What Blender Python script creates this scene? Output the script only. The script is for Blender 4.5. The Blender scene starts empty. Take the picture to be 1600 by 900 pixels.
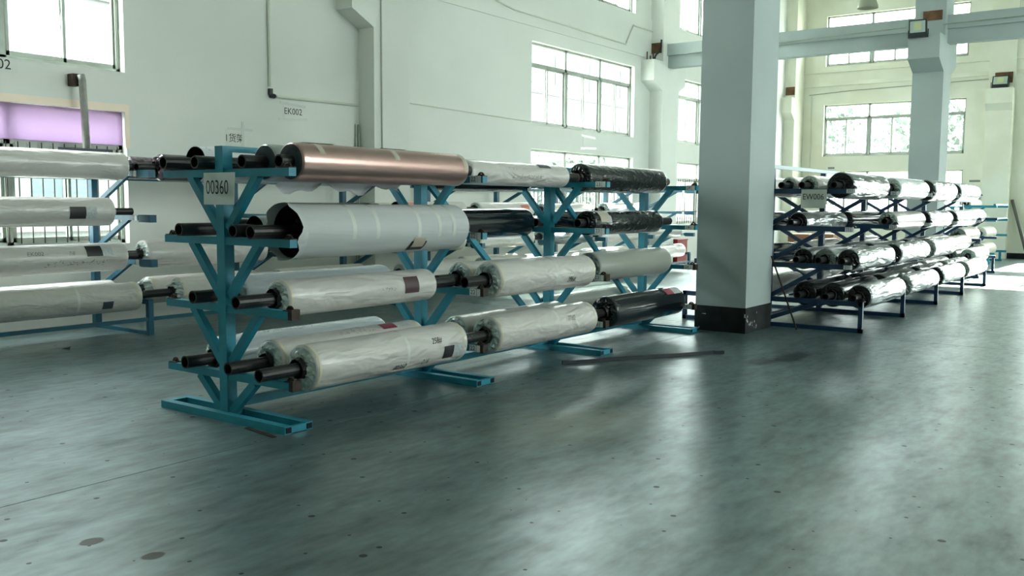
import bpy, math, random
from mathutils import Vector, Matrix
random.seed(7)
R = math.radians
scene = bpy.context.scene
C = scene.collection

# ------------------------------------------------------------------ camera
CAM_H = 1.5
YAW, PITCH, ROLL, FPX = 0.628317, 0.0909916, 0.0070791, 1451.28
f0 = Vector((math.cos(YAW), math.sin(YAW), 0)); rt = Vector((math.sin(YAW), -math.cos(YAW), 0)); up = Vector((0, 0, 1))
fw = f0*math.cos(PITCH) - up*math.sin(PITCH); u2 = up*math.cos(PITCH) + f0*math.sin(PITCH)
cx = rt*math.cos(ROLL) + u2*math.sin(ROLL); cy = -rt*math.sin(ROLL) + u2*math.cos(ROLL)
cam_data = bpy.data.cameras.new('camera'); cam = bpy.data.objects.new('camera', cam_data); C.objects.link(cam)
cam_data.sensor_width = 36; cam_data.lens = FPX/1600*36; cam_data.clip_end = 300
cam.matrix_world = Matrix(((cx.x, cy.x, -fw.x, 0), (cx.y, cy.y, -fw.y, 0), (cx.z, cy.z, -fw.z, CAM_H), (0, 0, 0, 1)))
scene.camera = cam

# ------------------------------------------------------------------ light
scene.view_settings.view_transform = 'Standard'; scene.view_settings.look = 'None'
scene.view_settings.exposure = 2.98; scene.view_settings.gamma = 1.0
scene.cycles.use_denoising = True
scene.cycles.max_bounces = 10; scene.cycles.diffuse_bounces = 6; scene.cycles.transparent_max_bounces = 16
scene.cycles.sample_clamp_indirect = 4
world = bpy.data.worlds.new('hazy_sky'); scene.world = world; world.use_nodes = True
bg = world.node_tree.nodes['Background']; bg.inputs[0].default_value = (0.975, 1.0, 0.985, 1); bg.inputs[1].default_value = 2.6
sun_d = bpy.data.lights.new('sun', 'SUN'); sun_d.energy = 6.5; sun_d.angle = 0.01; sun_d.color = (1.0, .93, .78)
sun = bpy.data.objects.new('sun', sun_d); C.objects.link(sun)
sun.rotation_euler = Vector((-1, .03, -.40)).to_track_quat('-Z', 'Y').to_euler()

def portal(center, w, h, direction):
    d = bpy.data.lights.new('window_portal', 'AREA'); d.shape = 'RECTANGLE'; d.size = w; d.size_y = h
    d.cycles.is_portal = True
    o = bpy.data.objects.new('window_portal', d); C.objects.link(o); o.location = center
    o.rotation_euler = Vector(direction).to_track_quat('-Z', 'Z' if abs(direction[2]) < .5 else 'Y').to_euler()

# ------------------------------------------------------------------ materials
def mat(name, col, rough=.5, metal=0., spec=.5, var=None, var_scale=3., bump=0., bump_scale=20., stretch=(1, 1, 1), detail=3., coat=0., bdist=.02):
    m = bpy.data.materials.new(name); m.use_nodes = True; nt = m.node_tree; N = nt.nodes; L = nt.links
    b = N['Principled BSDF']
    b.inputs['Base Color'].default_value = (*col, 1); b.inputs['Roughness'].default_value = rough
    b.inputs['Metallic'].default_value = metal; b.inputs['Specular IOR Level'].default_value = spec
    if coat: b.inputs['Coat Weight'].default_value = coat; b.inputs['Coat Roughness'].default_value = .12
    tc = N.new('ShaderNodeTexCoord'); mp = N.new('ShaderNodeMapping'); mp.inputs['Scale'].default_value = stretch
    L.new(tc.outputs['Object'], mp.inputs['Vector'])
    vec = mp.outputs['Vector']
    oi = N.new('ShaderNodeObjectInfo')
    ad = N.new('ShaderNodeVectorMath'); ad.operation = 'MULTIPLY_ADD'
    cmb = N.new('ShaderNodeCombineXYZ')
    for k in range(3): L.new(oi.outputs['Random'], cmb.inputs[k])
    L.new(cmb.outputs[0], ad.inputs[0]); ad.inputs[1].default_value = (17, 31, 23); L.new(vec, ad.inputs[2])
    vec = ad.outputs[0]
    if var:
        n = N.new('ShaderNodeTexNoise'); n.inputs['Scale'].default_value = var_scale; n.inputs['Detail'].default_value = detail
        L.new(vec, n.inputs['Vector'])
        r = N.new('ShaderNodeValToRGB'); r.color_ramp.elements[0].position = .35; r.color_ramp.elements[1].position = .68
        r.color_ramp.elements[0].color = (*var, 1); r.color_ramp.elements[1].color = (*col, 1)
        L.new(n.outputs['Fac'], r.inputs['Fac']); L.new(r.outputs['Color'], b.inputs['Base Color'])
    if bump:
        n = N.new('ShaderNodeTexNoise'); n.inputs['Scale'].default_value = bump_scale; n.inputs['Detail'].default_value = 2; n.inputs['Distortion'].default_value = .6
        L.new(vec, n.inputs['Vector'])
        bm = N.new('ShaderNodeBump'); bm.inputs['Strength'].default_value = bump; bm.inputs['Distance'].default_value = bdist
        L.new(n.outputs['Fac'], bm.inputs['Height']); L.new(bm.outputs['Normal'], b.inputs['Normal'])
    return m

M = {}
M['wall'] = mat('wall_paint', (.80, .815, .765), .8, var=(.755, .775, .73), var_scale=.7, spec=.2, bump=.05, bump_scale=30)
M['wall_warm'] = mat('sun_warmed_wall_paint', (.82, .82, .72), .8, var=(.73, .72, .60), var_scale=.9, spec=.2, bump=.06, bump_scale=20)  # wall paint with the warm sun bounce mixed into its colour
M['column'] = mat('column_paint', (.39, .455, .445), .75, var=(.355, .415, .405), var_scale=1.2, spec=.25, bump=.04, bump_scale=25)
M['ceiling'] = mat('ceiling_paint', (.6, .64, .6), .85)
M['skirting'] = mat('black_skirting_paint', (.008, .011, .012), .6, spec=.2, var=(.02, .024, .024), var_scale=6)
M['chip'] = mat('bare_plaster', (.45, .47, .43), .9)
M['alu'] = mat('grey_aluminium', (.36, .41, .36), .45, .25, var=(.30, .33, .28), var_scale=4)
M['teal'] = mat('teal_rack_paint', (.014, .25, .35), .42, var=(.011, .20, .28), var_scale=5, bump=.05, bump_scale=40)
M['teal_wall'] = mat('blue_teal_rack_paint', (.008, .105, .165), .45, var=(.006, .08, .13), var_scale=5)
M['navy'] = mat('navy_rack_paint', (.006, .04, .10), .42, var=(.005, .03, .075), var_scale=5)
M['navy_lit'] = mat('navy_rail_lit_from_above', (.20, .32, .38), .4)  # rack paint paled to show the top rail lit from above
M['hole'] = mat('black_and_hole_shade', (.004, .005, .006), .9)  # near-black, also painted in as the shade inside holes
M['rust'] = mat('rusty_dark_steel', (.02, .018, .016), .6, .4, var=(.05, .03, .02), var_scale=20)
M['rustplate'] = mat('rust_brown_plate', (.20, .095, .04), .8, var=(.10, .05, .025), var_scale=6)
M['pipe'] = mat('black_core_tube', (.008, .009, .009), .38, .0, var=(.016, .017, .016), spec=.4, var_scale=8, bump=.1, bump_scale=30)
M['browncore'] = mat('brown_core_tube', (.07, .045, .035), .5)
M['white'] = mat('white_film_wrap', (.63, .605, .575), .32, var=(.58, .56, .53), var_scale=2, bump=.9, bump_scale=3.4, stretch=(.9, 2.6, 2.6), detail=3, coat=.5, bdist=.042)
M['bluewhite'] = mat('cool_white_film_wrap', (.60, .655, .67), .25, var=(.54, .60, .62), var_scale=2, bump=.9, bump_scale=3.2, stretch=(.8, 3, 3), coat=.3, bdist=.04)
M['cream'] = mat('ivory_film_wrap', (.68, .66, .57), .35, var=(.62, .60, .52), var_scale=2, bump=.12, bump_scale=4, stretch=(.6, 2.5, 2.5))
M['grey'] = mat('grey_green_film', (.36, .38, .33), .30, var=(.32, .34, .30), var_scale=2, bump=.12, bump_scale=4, stretch=(.5, 2.5, 2.5), coat=.3)
M['black'] = mat('black_film', (.005, .008, .012), .16, bump=.25, bump_scale=4, stretch=(.4, 2.5, 2.5), coat=.4)
M['blackwrap'] = mat('crinkled_black_wrap', (.007, .010, .010), .17, bump=.9, bump_scale=7, stretch=(1.2, 2.2, 2.2), coat=.3)
M['foil'] = mat('silver_foil_film', (.38, .40, .40), .28, .95, var=(.20, .23, .23), var_scale=3, bump=1.0, bump_scale=4, stretch=(.5, 2.5, 2.5), bdist=.05)
M['silver'] = mat('dull_silver_film', (.42, .45, .46), .30, .8, bump=.08, bump_scale=4, stretch=(.4, 2, 2))
M['copper'] = mat('copper_pink_film', (.52, .34, .31), .29, .95, var=(.48, .32, .29), var_scale=2, bump=.04, bump_scale=4, stretch=(.4, 2, 2))
M['foam'] = mat('white_foam_sheet', (.58, .60, .60), .5, var=(.52, .545, .55), var_scale=3, bump=.35, bump_scale=5, stretch=(.25, 2.5, 2.5), spec=.4)
M['paperwrap'] = mat('white_paper_wrap', (.68, .71, .74), .6)
M['pinkinner'] = mat('salmon_inner_film', (.55, .18, .12), .4)
M['steelend'] = mat('slate_blue_roll_end', (.035, .055, .066), .5, var=(.02, .035, .045), var_scale=12, spec=.4)
M['clear'] = mat('crumpled_clear_plastic', (.60, .66, .63), .18, var=(.38, .45, .41), var_scale=14, bump=.7, bump_scale=22, coat=.4)
M['pinkclear'] = mat('pinkish_crumpled_plastic', (.30, .19, .26), .2, var=(.04, .05, .05), var_scale=9, bump=.7, bump_scale=18, coat=.4)
M['greyend'] = mat('grey_green_roll_end', (.19, .235, .21), .5, var=(.14, .18, .16), var_scale=8)
M['paleend'] = mat('pale_green_roll_end', (.36, .43, .37), .45, var=(.29, .36, .31), var_scale=8, bump=.2, bump_scale=15)
M['blackend'] = mat('black_plastic_roll_end', (.006, .008, .008), .35, bump=.6, bump_scale=18, var=(.014, .017, .016), var_scale=10, spec=.3)
M['tape'] = mat('yellowed_tape', (.62, .58, .42), .35)
M['tapepale'] = mat('pale_tan_tape', (.50, .46, .37), .4)
M['tapeclear'] = mat('shiny_clear_tape', (.72, .73, .69), .15, coat=.5)
M['labelblack'] = mat('black_label_print', (.015, .015, .017), .5)
M['labelmaroon'] = mat('maroon_label_print', (.055, .018, .022), .5)
M['labelred'] = mat('crimson_label_print', (.24, .02, .045), .5)
M['labelblue'] = mat('slate_label_print', (.05, .07, .09), .5)
M['labelwhite'] = mat('printed_label_paper', (.56, .59, .6), .6, var=(.40, .43, .45), var_scale=40)
M['ink'] = mat('black_ink', (.02, .022, .024), .7)
M['inkfaint'] = mat('faded_ink', (.20, .21, .19), .7)
M['paper'] = mat('sign_paper', (.70, .75, .73), .7, var=(.66, .71, .69), var_scale=3)
M['paper_shaded'] = mat('shaded_sign_paper', (.66, .68, .62), .7)  # sign paper with the shade on its face put into the colour
M['wallpaper_note'] = mat('notice_paper', (.74, .77, .72), .7)
M['tagwhite'] = mat('tag_plate', (.72, .76, .76), .5)
M['redbox'] = mat('red_box_paint', (.33, .012, .016), .35)
M['cardboard'] = mat('brown_cardboard', (.22, .105, .05), .8, var=(.18, .085, .04), var_scale=3)
M['conduit'] = mat('grey_conduit', (.66, .68, .60), .5)
M['concrete_pipe'] = mat('galvanised_pipe', (.33, .34, .31), .5, .3, var=(.24, .24, .22), var_scale=10)
M['darkplate'] = mat('dark_blue_plate', (.01, .022, .04), .4)
M['lampbody'] = mat('dark_lamp_body', (.01, .016, .022), .4)
M['lampshade'] = mat('grey_green_lamp_shade', (.42, .42, .33), .4, .3)
M['woodpole'] = mat('grey_wood_pole', (.10, .095, .08), .7)
M['trunk'] = mat('tree_bark', (.10, .08, .06), .9)
M['leaf'] = mat('tree_leaves', (.17, .21, .19), .6, var=(.13, .17, .15), var_scale=3)
M['facade'] = mat('pale_tile_facade', (.125, .135, .135), .7, var=(.105, .115, .118), var_scale=.5)
M['facadeglass'] = mat('dull_blue_glazing', (.06, .085, .095), .4)
M['yard'] = mat('pale_concrete_yard', (.40, .42, .38), .9, var=(.34, .36, .32), var_scale=.4)

def glass_mat():
    m = bpy.data.materials.new('window_glass'); m.use_nodes = True; nt = m.node_tree; N = nt.nodes; L = nt.links
    N.remove(N['Principled BSDF']); out = N['Material Output']
    t = N.new('ShaderNodeBsdfTransparent'); t.inputs[0].default_value = (.93, .97, .96, 1)
    g = N.new('ShaderNodeBsdfGlossy'); g.inputs['Roughness'].default_value = .03
    lw = N.new('ShaderNodeLayerWeight'); lw.inputs[0].default_value = .5
    pw = N.new('ShaderNodeMath'); pw.operation = 'POWER'; L.new(lw.outputs['Facing'], pw.inputs[0]); pw.inputs[1].default_value = 5
    fr = N.new('ShaderNodeMapRange'); L.new(pw.outputs[0], fr.inputs[0]); fr.inputs[3].default_value = .04; fr.inputs[4].default_value = .8
    mx = N.new('ShaderNodeMixShader'); L.new(fr.outputs[0], mx.inputs[0]); L.new(t.outputs[0], mx.inputs[1]); L.new(g.outputs[0], mx.inputs[2])
    L.new(mx.outputs[0], out.inputs[0]); return m
M['glass'] = glass_mat()
def film_mat(name, col, trans, dens):
    m = bpy.data.materials.new(name); m.use_nodes = True; nt = m.node_tree; N = nt.nodes; L = nt.links
    N.remove(N['Principled BSDF']); out = N['Material Output']
    t = N.new('ShaderNodeBsdfTranslucent'); t.inputs[0].default_value = (*col, 1)
    tr = N.new('ShaderNodeBsdfTransparent'); tr.inputs[0].default_value = (*trans, 1)
    d = N.new('ShaderNodeBsdfDiffuse'); d.inputs[0].default_value = (*col, 1)
    m0 = N.new('ShaderNodeMixShader'); m0.inputs[0].default_value = .35; L.new(t.outputs[0], m0.inputs[1]); L.new(d.outputs[0], m0.inputs[2])
    m1 = N.new('ShaderNodeMixShader'); m1.inputs[0].default_value = dens; L.new(tr.outputs[0], m1.inputs[1]); L.new(m0.outputs[0], m1.inputs[2])
    L.new(m1.outputs[0], out.inputs[0]); return m
M['pinkfilm'] = film_mat('lilac_plastic_sheet', (.25, .165, .285), (.27, .185, .32), .82)
M['tapepink'] = mat('peach_tape_backlit_glow', (.95, .80, .66), .6)  # peach tape, the glow of window light put into its pale colour
M['whitefilm'] = film_mat('white_window_film', (.9, .9, .88), (.95, .95, .95), .5)

def floor_mat():
    m = bpy.data.materials.new('polished_concrete'); m.use_nodes = True; nt = m.node_tree; N = nt.nodes; L = nt.links
    b = N['Principled BSDF']; g = N.new('ShaderNodeNewGeometry')
    def noise(s, d=6, st=(1, 1, 1), dist=0.):
        mp = N.new('ShaderNodeMapping'); mp.inputs['Scale'].default_value = st; L.new(g.outputs['Position'], mp.inputs['Vector'])
        n = N.new('ShaderNodeTexNoise'); n.inputs['Scale'].default_value = s; n.inputs['Detail'].default_value = d; n.inputs['Distortion'].default_value = dist
        L.new(mp.outputs[0], n.inputs['Vector']); return n.outputs['Fac']
    def ramp(fac, p0, c0, p1, c1):
        r = N.new('ShaderNodeValToRGB'); e = r.color_ramp.elements
        e[0].position = p0; e[0].color = (*c0, 1); e[1].position = p1; e[1].color = (*c1, 1); L.new(fac, r.inputs['Fac']); return r.outputs['Color']
    def mix(kind, fac, a, bb):
        x = N.new('ShaderNodeMixRGB'); x.blend_type = kind
        if isinstance(fac, float): x.inputs[0].default_value = fac
        else: L.new(fac, x.inputs[0])
        L.new(a, x.inputs[1]); L.new(bb, x.inputs[2]); return x.outputs[0]
    base = ramp(noise(.45, 2), .2, (.046, .074, .075), .8, (.106, .152, .153))
    base = mix('MULTIPLY', .8, base, ramp(noise(1.7, 4, (1, 2.6, 1)), .28, (.45, .45, .43), .74, (1.35, 1.35, 1.35)))
    base = mix('MULTIPLY', .6, base, ramp(noise(9, 3, (1, 2.4, 1)), .25, (.5, .5, .5), .75, (1.4, 1.4, 1.4)))
    v = N.new('ShaderNodeTexVoronoi'); v.voronoi_dimensions = '2D'; v.inputs['Scale'].default_value = 3.6; L.new(g.outputs['Position'], v.inputs['Vector'])
    lt = N.new('ShaderNodeMath'); lt.operation = 'LESS_THAN'; L.new(v.outputs['Distance'], lt.inputs[0])
    pwz = N.new('ShaderNodeMath'); pwz.operation = 'POWER'; L.new(v.outputs['Color'], pwz.inputs[0]); pwz.inputs[1].default_value = 2.2
    sz = N.new('ShaderNodeMath'); sz.operation = 'MULTIPLY'; L.new(pwz.outputs[0], sz.inputs[0]); sz.inputs[1].default_value = .085
    L.new(sz.outputs[0], lt.inputs[1])
    dark = N.new('ShaderNodeRGB'); dark.outputs[0].default_value = (.018, .020, .019, 1)
    base = mix('MIX', lt.outputs[0], base, dark.outputs[0])
    wob = noise(9, 3); masks = [lt.outputs[0]]
    def blot(x, y, rx, ry, col, soft):
        nonlocal base
        s = N.new('ShaderNodeVectorMath'); s.operation = 'SUBTRACT'; L.new(g.outputs['Position'], s.inputs[0]); s.inputs[1].default_value = (x, y, 0)
        k = N.new('ShaderNodeVectorMath'); k.operation = 'MULTIPLY'; L.new(s.outputs[0], k.inputs[0]); k.inputs[1].default_value = (1/rx, 1/ry, 0)
        ln = N.new('ShaderNodeVectorMath'); ln.operation = 'LENGTH'; L.new(k.outputs[0], ln.inputs[0])
        a = N.new('ShaderNodeMath'); a.operation = 'ADD'; L.new(ln.outputs['Value'], a.inputs[0]); L.new(wob, a.inputs[1])
        mr = N.new('ShaderNodeMapRange'); L.new(a.outputs[0], mr.inputs[0]); mr.inputs[1].default_value = 1.5-soft; mr.inputs[2].default_value = 1.5+soft
        mr.inputs[3].default_value = 1; mr.inputs[4].default_value = 0
        c = N.new('ShaderNodeRGB'); c.outputs[0].default_value = (*col, 1)
        base = mix('MIX', mr.outputs[0], base, c.outputs[0])
        if soft < .5: masks.append(mr.outputs[0])
    blot(2.134, 3.835, .05, .045, (.030, .027, .018), .10)
    blot(2.196, 3.469, .05, .045, (.030, .027, .018), .10)
    blot(9.0, 3.10, .42, .13, (.03, .045, .05), .30)
    blot(8.55, 3.25, .25, .12, (.05, .065, .065), .35)
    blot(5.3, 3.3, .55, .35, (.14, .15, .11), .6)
    L.new(base, b.inputs['Base Color'])
    rr = N.new('ShaderNodeMapRange'); L.new(noise(1.3, 3, (1, 1.6, 1)), rr.inputs[0]); rr.inputs[1].default_value = .2; rr.inputs[2].default_value = .8
    rr.inputs[3].default_value = .285; rr.inputs[4].default_value = .37; L.new(rr.outputs[0], b.inputs['Roughness'])
    sp = N.new('ShaderNodeMapRange'); L.new(noise(2.1, 4, (1, 2.2, 1)), sp.inputs[0]); sp.inputs[1].default_value = .3; sp.inputs[2].default_value = .7
    sp.inputs[3].default_value = .25; sp.inputs[4].default_value = 1.4
    cw = N.new('ShaderNodeMapRange'); L.new(noise(4.5, 3, (1, 2.4, 1)), cw.inputs[0]); cw.inputs[1].default_value = .3; cw.inputs[2].default_value = .65; cw.inputs[3].default_value = 0; cw.inputs[4].default_value = .48
    def dull(out):
        for mk in masks:
            k = N.new('ShaderNodeMath'); k.operation = 'MULTIPLY_ADD'; L.new(mk, k.inputs[0]); k.inputs[1].default_value = -.85; k.inputs[2].default_value = 1
            t = N.new('ShaderNodeMath'); t.operation = 'MULTIPLY'; L.new(out, t.inputs[0]); L.new(k.outputs[0], t.inputs[1]); out = t.outputs[0]
        return out
    L.new(dull(cw.outputs[0]), b.inputs['Coat Weight']); L.new(dull(sp.outputs[0]), b.inputs['Specular IOR Level']); b.inputs['Specular Tint'].default_value = (.87, .99, 1, 1); b.inputs['Coat Roughness'].default_value = .33; b.inputs['Coat Tint'].default_value = (.80, .98, 1, 1)
    bp = N.new('ShaderNodeBump'); bp.inputs['Strength'].default_value = .06; bp.inputs['Distance'].default_value = .01
    L.new(noise(1.2, 2), bp.inputs['Height']); L.new(bp.outputs[0], b.inputs['Normal'])
    return m
M['floor'] = floor_mat()

# ------------------------------------------------------------------ mesh helpers
class MB:
    def __init__(s): s.v = []; s.f = []
    def add(s, vs, fs):
        n = len(s.v); s.v += [tuple(p) for p in vs]; s.f += [tuple(i+n for i in q) for q in fs]; return s
    def box(s, x0, x1, y0, y1, z0, z1):
        return s.add([(x0, y0, z0), (x1, y0, z0), (x1, y1, z0), (x0, y1, z0), (x0, y0, z1), (x1, y0, z1), (x1, y1, z1), (x0, y1, z1)],
                     [(0, 3, 2, 1), (4, 5, 6, 7), (0, 1, 5, 4), (1, 2, 6, 5), (2, 3, 7, 6), (3, 0, 4, 7)])
    def bar(s, p, q, w, h, ref=(0, 0, 1)):
        p = Vector(p); q = Vector(q); d = (q-p).normalized(); r = Vector(ref)
        if abs(d.dot(r)) > .98: r = Vector((1, 0, 0))
        a = d.cross(r).normalized()*(w/2); b = a.cross(d).normalized()*(h/2)
        vs = [p-a-b, p+a-b, p+a+b, p-a+b, q-a-b, q+a-b, q+a+b, q-a+b]
        return s.add(vs, [(0, 1, 2, 3), (7, 6, 5, 4), (4, 5, 1, 0), (5, 6, 2, 1), (6, 7, 3, 2), (7, 4, 0, 3)])
    def tube(s, pts, r, n=10, cap=True):
        pts = [Vector(p) for p in pts]; rings = []; base = len(s.v)
        for i, p in enumerate(pts):
            d = (pts[min(i+1, len(pts)-1)] - pts[max(i-1, 0)]).normalized()
            ref = Vector((0, 0, 1)) if abs(d.z) < .9 else Vector((1, 0, 0))
            a = d.cross(ref).normalized(); b = a.cross(d).normalized()
            rr = r[i] if isinstance(r, (list, tuple)) else r
            for k in range(n):
                t = 2*math.pi*k/n; s.v.append(tuple(p + a*math.cos(t)*rr + b*math.sin(t)*rr))
        for i in range(len(pts)-1):
            for k in range(n):
                k2 = (k+1) % n
                s.f.append((base+i*n+k, base+i*n+k2, base+(i+1)*n+k2, base+(i+1)*n+k))
        if cap:
            s.f.append(tuple(base+k for k in range(n-1, -1, -1))); s.f.append(tuple(base+(len(pts)-1)*n+k for k in range(n)))
        return s
    def prism(s, prof, a0, a1, axis):
        """profile in the two other axes (in xyz order), extruded along axis"""
        n = len(prof); vs = []
        for a in (a0, a1):
            for p in prof:
                q = list(p); q.insert(axis, a); vs.append(q)
        return s.add(vs, [tuple(range(n-1, -1, -1)), tuple(range(n, 2*n))] + [(i, (i+1) % n, n+(i+1) % n, n+i) for i in range(n)])
    def build(s, name, m, parent=None, smooth=False, origin=None):
        off = Vector(origin) if origin is not None else (parent_loc(parent) if parent else Vector((0, 0, 0)))
        me = bpy.data.meshes.new(name); me.from_pydata([tuple(Vector(p)-off) for p in s.v], [], s.f); me.materials.append(M[m] if isinstance(m, str) else m)
        me.validate()
        import bmesh
        bm = bmesh.new(); bm.from_mesh(me); bmesh.ops.recalc_face_normals(bm, faces=bm.faces); bm.to_mesh(me); bm.free()
        if smooth: me.polygons.foreach_set('use_smooth', [True]*len(me.polygons))
        o = bpy.data.objects.new(name, me); C.objects.link(o)
        if parent: o.parent = parent
        elif origin is not None: o.location = off
        return o
def parent_loc(p):
    v = Vector((0, 0, 0))
    while p: v += Vector(p.location); p = p.parent
    return v
def empty(name, loc, label=None, cat=None, group=None, kind=None):
    o = bpy.data.objects.new(name, None); C.objects.link(o); o.location = loc; o.empty_display_size = .1
    tag(o, label, cat, group, kind); return o
def tag(o, label=None, cat=None, group=None, kind=None):
    if label: o['label'] = label
    if cat: o['category'] = cat
    if group: o['group'] = group
    if kind: o['kind'] = kind
    return o
_txt = {}
def text2d(body, size=1.):
    """flat triangles of a line of text, centred, height about size"""
    if body not in _txt:
        cu = bpy.data.curves.new('lettering', 'FONT'); cu.body = body; cu.resolution_u = 3; cu.align_x = 'CENTER'; cu.align_y = 'CENTER'
        ob = bpy.data.objects.new('lettering', cu); C.objects.link(ob)
        dg = bpy.context.evaluated_depsgraph_get(); me = bpy.data.meshes.new_from_object(ob.evaluated_get(dg))
        _txt[body] = ([tuple(v.co) for v in me.vertices], [tuple(p.vertices) for p in me.polygons])
        bpy.data.objects.remove(ob); bpy.data.curves.remove(cu); bpy.data.meshes.remove(me)
    v, f = _txt[body]
    return [(a*size, b*size) for a, b, c in v], f
def flat_text(name, body, size, origin, ux, uy, m, parent, narrow=1.):
    v, f = text2d(body, size); o = Vector(origin); ux = Vector(ux); uy = Vector(uy)
    b = MB().add([o + ux*a*narrow + uy*c for a, c in v], f)
    return b.build(name, m, parent)

# ------------------------------------------------------------------ the hall
WY, BX, RY, FX, CZ = 10.72, 30.4, -8.0, -6.0, 8.7       # window wall, end wall, opposite wall, wall behind, ceiling
TH = .24
fl = empty('floor', (0, 0, 0), 'grey polished concrete floor with saw-cut joints', 'floor', kind='structure')
MB().box(FX-.3, BX+.3, RY-.3, WY+.3, -.3, -.02).build('floor_bed', 'hole', fl)
xs = [FX, .9, 10.9, 20.9, BX]; ys = [RY, -1.4, 4.62, WY]
for i in range(4):
    for j in range(3):
        g = .004
        MB().box(xs[i]+g, xs[i+1]-g, ys[j]+g, ys[j+1]-g, -.02, 0).build('slab', 'floor', fl)
tag(MB().box(FX-TH, BX+TH, RY-TH, WY+TH, CZ, CZ+.2).build('ceiling', 'ceiling'), 'pale painted concrete ceiling of the hall', 'ceiling', kind='structure')

ROWS = {'low': (.97, 2.59), 'mid': (3.07, 4.71), 'high': (5.92, 7.5)}
LEFT_X = [2.38, 15.37, 21.93]; RIGHT_X = [7.5, 13.0]
W4 = 4.22
def grid_wall(name, m, axis, a0, a1, t0, t1, holes, label):
    """wall along axis (0: runs in x, 1: runs in y) from a0 to a1, thickness t0..t1, with rectangular openings (u0,u1,z0,z1)"""
    us = sorted({a0, a1, *[h[0] for h in holes], *[h[1] for h in holes]}); zs = sorted({0, CZ, *[h[2] for h in holes], *[h[3] for h in holes]})
    b = MB()
    for i in range(len(us)-1):
        run = None
        for k in range(len(zs)-1):
            u, z = (us[i]+us[i+1])/2, (zs[k]+zs[k+1])/2
            hole = any(h[0] < u < h[1] and h[2] < z < h[3] for h in holes)
            if not hole: run = [run[0] if run else zs[k], zs[k+1]]
            if (hole or k == len(zs)-2) and run:
                (b.box(us[i], us[i+1], t0, t1, *run) if axis == 0 else b.box(t0, t1, us[i], us[i+1], *run)); run = None
    return tag(b.build(name, m), label, 'wall', kind='structure')
hl = [(x, x+W4, *ROWS[r]) for x in LEFT_X for r in ROWS]
hb = [(5.54, 9.72, *ROWS[r]) for r in ROWS] + [(-.6, 3.6, *ROWS[r]) for r in ('low', 'mid')] + [(-6.4, -2.2, *ROWS[r]) for r in ('low', 'mid')]
hr = [(x, x+W4, *ROWS[r]) for x in RIGHT_X for r in ('mid', 'high')]
grid_wall('wall_left', 'wall', 0, FX, BX+TH, WY, WY+TH, hl, 'white painted wall with three tiers of aluminium windows')
grid_wall('wall_back', 'wall_warm', 1, RY, WY, BX, BX+TH, hb, 'cream end wall with windows behind the navy racks')
grid_wall('wall_right', 'wall', 0, FX, BX+TH, RY-TH, RY, hr, 'white painted wall opposite the window wall')
grid_wall('wall_front', 'wall', 1, RY-TH, WY+TH, FX-TH, FX, [], 'plain white wall closing the near end of the hall')
tag(MB().box(BX-.02, BX, RY, 4.25, 0, .16).build('baseboard_back', 'skirting'), 'black painted skirting along the cream end wall', 'baseboard', kind='structure')

win_n = 0
def window(axis, u0, u1, row, depth, sgn, label, bars=False, films=False):
    """aluminium window in an opening; depth = the plane of its frame, sgn = +1 when outdoors lies at larger depth"""
    global win_n; win_n += 1
    z0, z1 = ROWS[row]; fd = .05
    P = (lambda b, a0, a1, c0, c1, d0, d1: b.box(a0, a1, d0, d1, c0, c1)) if axis == 0 else (lambda b, a0, a1, c0, c1, d0, d1: b.box(d0, d1, a0, a1, c0, c1))
    loc = ((u0+u1)/2, depth, z0) if axis == 0 else (depth, (u0+u1)/2, z0)
    w = empty(f'window_{win_n}', loc, label, 'window', kind='structure')
    d0, d1 = depth-fd/2, depth+fd/2
    b = MB(); t = .045
    P(b, u0, u1, z0, z0+t, d0, d1); P(b, u0, u1, z1-t, z1, d0, d1); P(b, u0, u0+t, z0, z1, d0, d1); P(b, u1-t, u1, z0, z1, d0, d1)
    b.build('frame', 'alu', w)
    zt = z1-.43
    P(MB(), u0, u1, zt-.03, zt+.03, d0, d1).build('transom', 'alu', w)
    n = 3; sw = (u1-u0)/n
    for i in range(n):
        a, c = u0+i*sw, u0+(i+1)*sw
        if i: P(MB(), a-.035, a+.035, z0, z1, d0, d1).build('mullion', 'alu', w)
        P(MB(), a+.03, c-.03, zt+.03, z1-t, depth-.004, depth+.004).build('pane', 'glass', w)
        mid = (a+c)/2
        for k, (p, q) in enumerate(((a+.035, mid+.025), (mid-.025, c-.035))):
            dd = depth + (.018 if k else -.018)*sgn
            s = MB(); st = .035
            for e in ((p, q, z0+t, z0+t+.05), (p, q, zt-.03-st, zt-.03), (p, p+st, z0+t, zt-.03), (q-st, q, z0+t, zt-.03)):
                P(s, *e, dd-.012, dd+.012)
            so = s.build('sash', 'alu', w)
            P(MB(), p+st, q-st, z0+t+.05, zt-.03-st, dd-.003, dd+.003).build('pane', 'glass', so)
    if bars:
        x = u0+.08
        while x < u1-.05:
            o = depth-sgn*.07
            bar = MB(); P(bar, x-.005, x+.005, z0+.03, zt, o-.005, o+.005); bar.build('security_bar', 'rust', w); x += .135
        for z in (z0+.35, z0+.95):
            bar = MB(); o = depth-sgn*.058; P(bar, u0, u1, z-.008, z+.008, o-.005, o+.005); bar.build('bar_rail', 'rust', w)
    nrm = (0, -sgn, 0) if axis == 0 else (-sgn, 0, 0)
    pc = Vector(((u0+u1)/2, depth+sgn*.16, (z0+z1)/2)) if axis == 0 else Vector((depth+sgn*.16, (u0+u1)/2, (z0+z1)/2))
    portal(pc, u1-u0, z1-z0, nrm)
    return w
names = {'low': 'lower', 'mid': 'middle', 'high': 'upper'}
wher = ['beside the lilac plastic sheet', 'between the two wall pilasters', 'beyond the corbelled wall pilaster']
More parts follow.
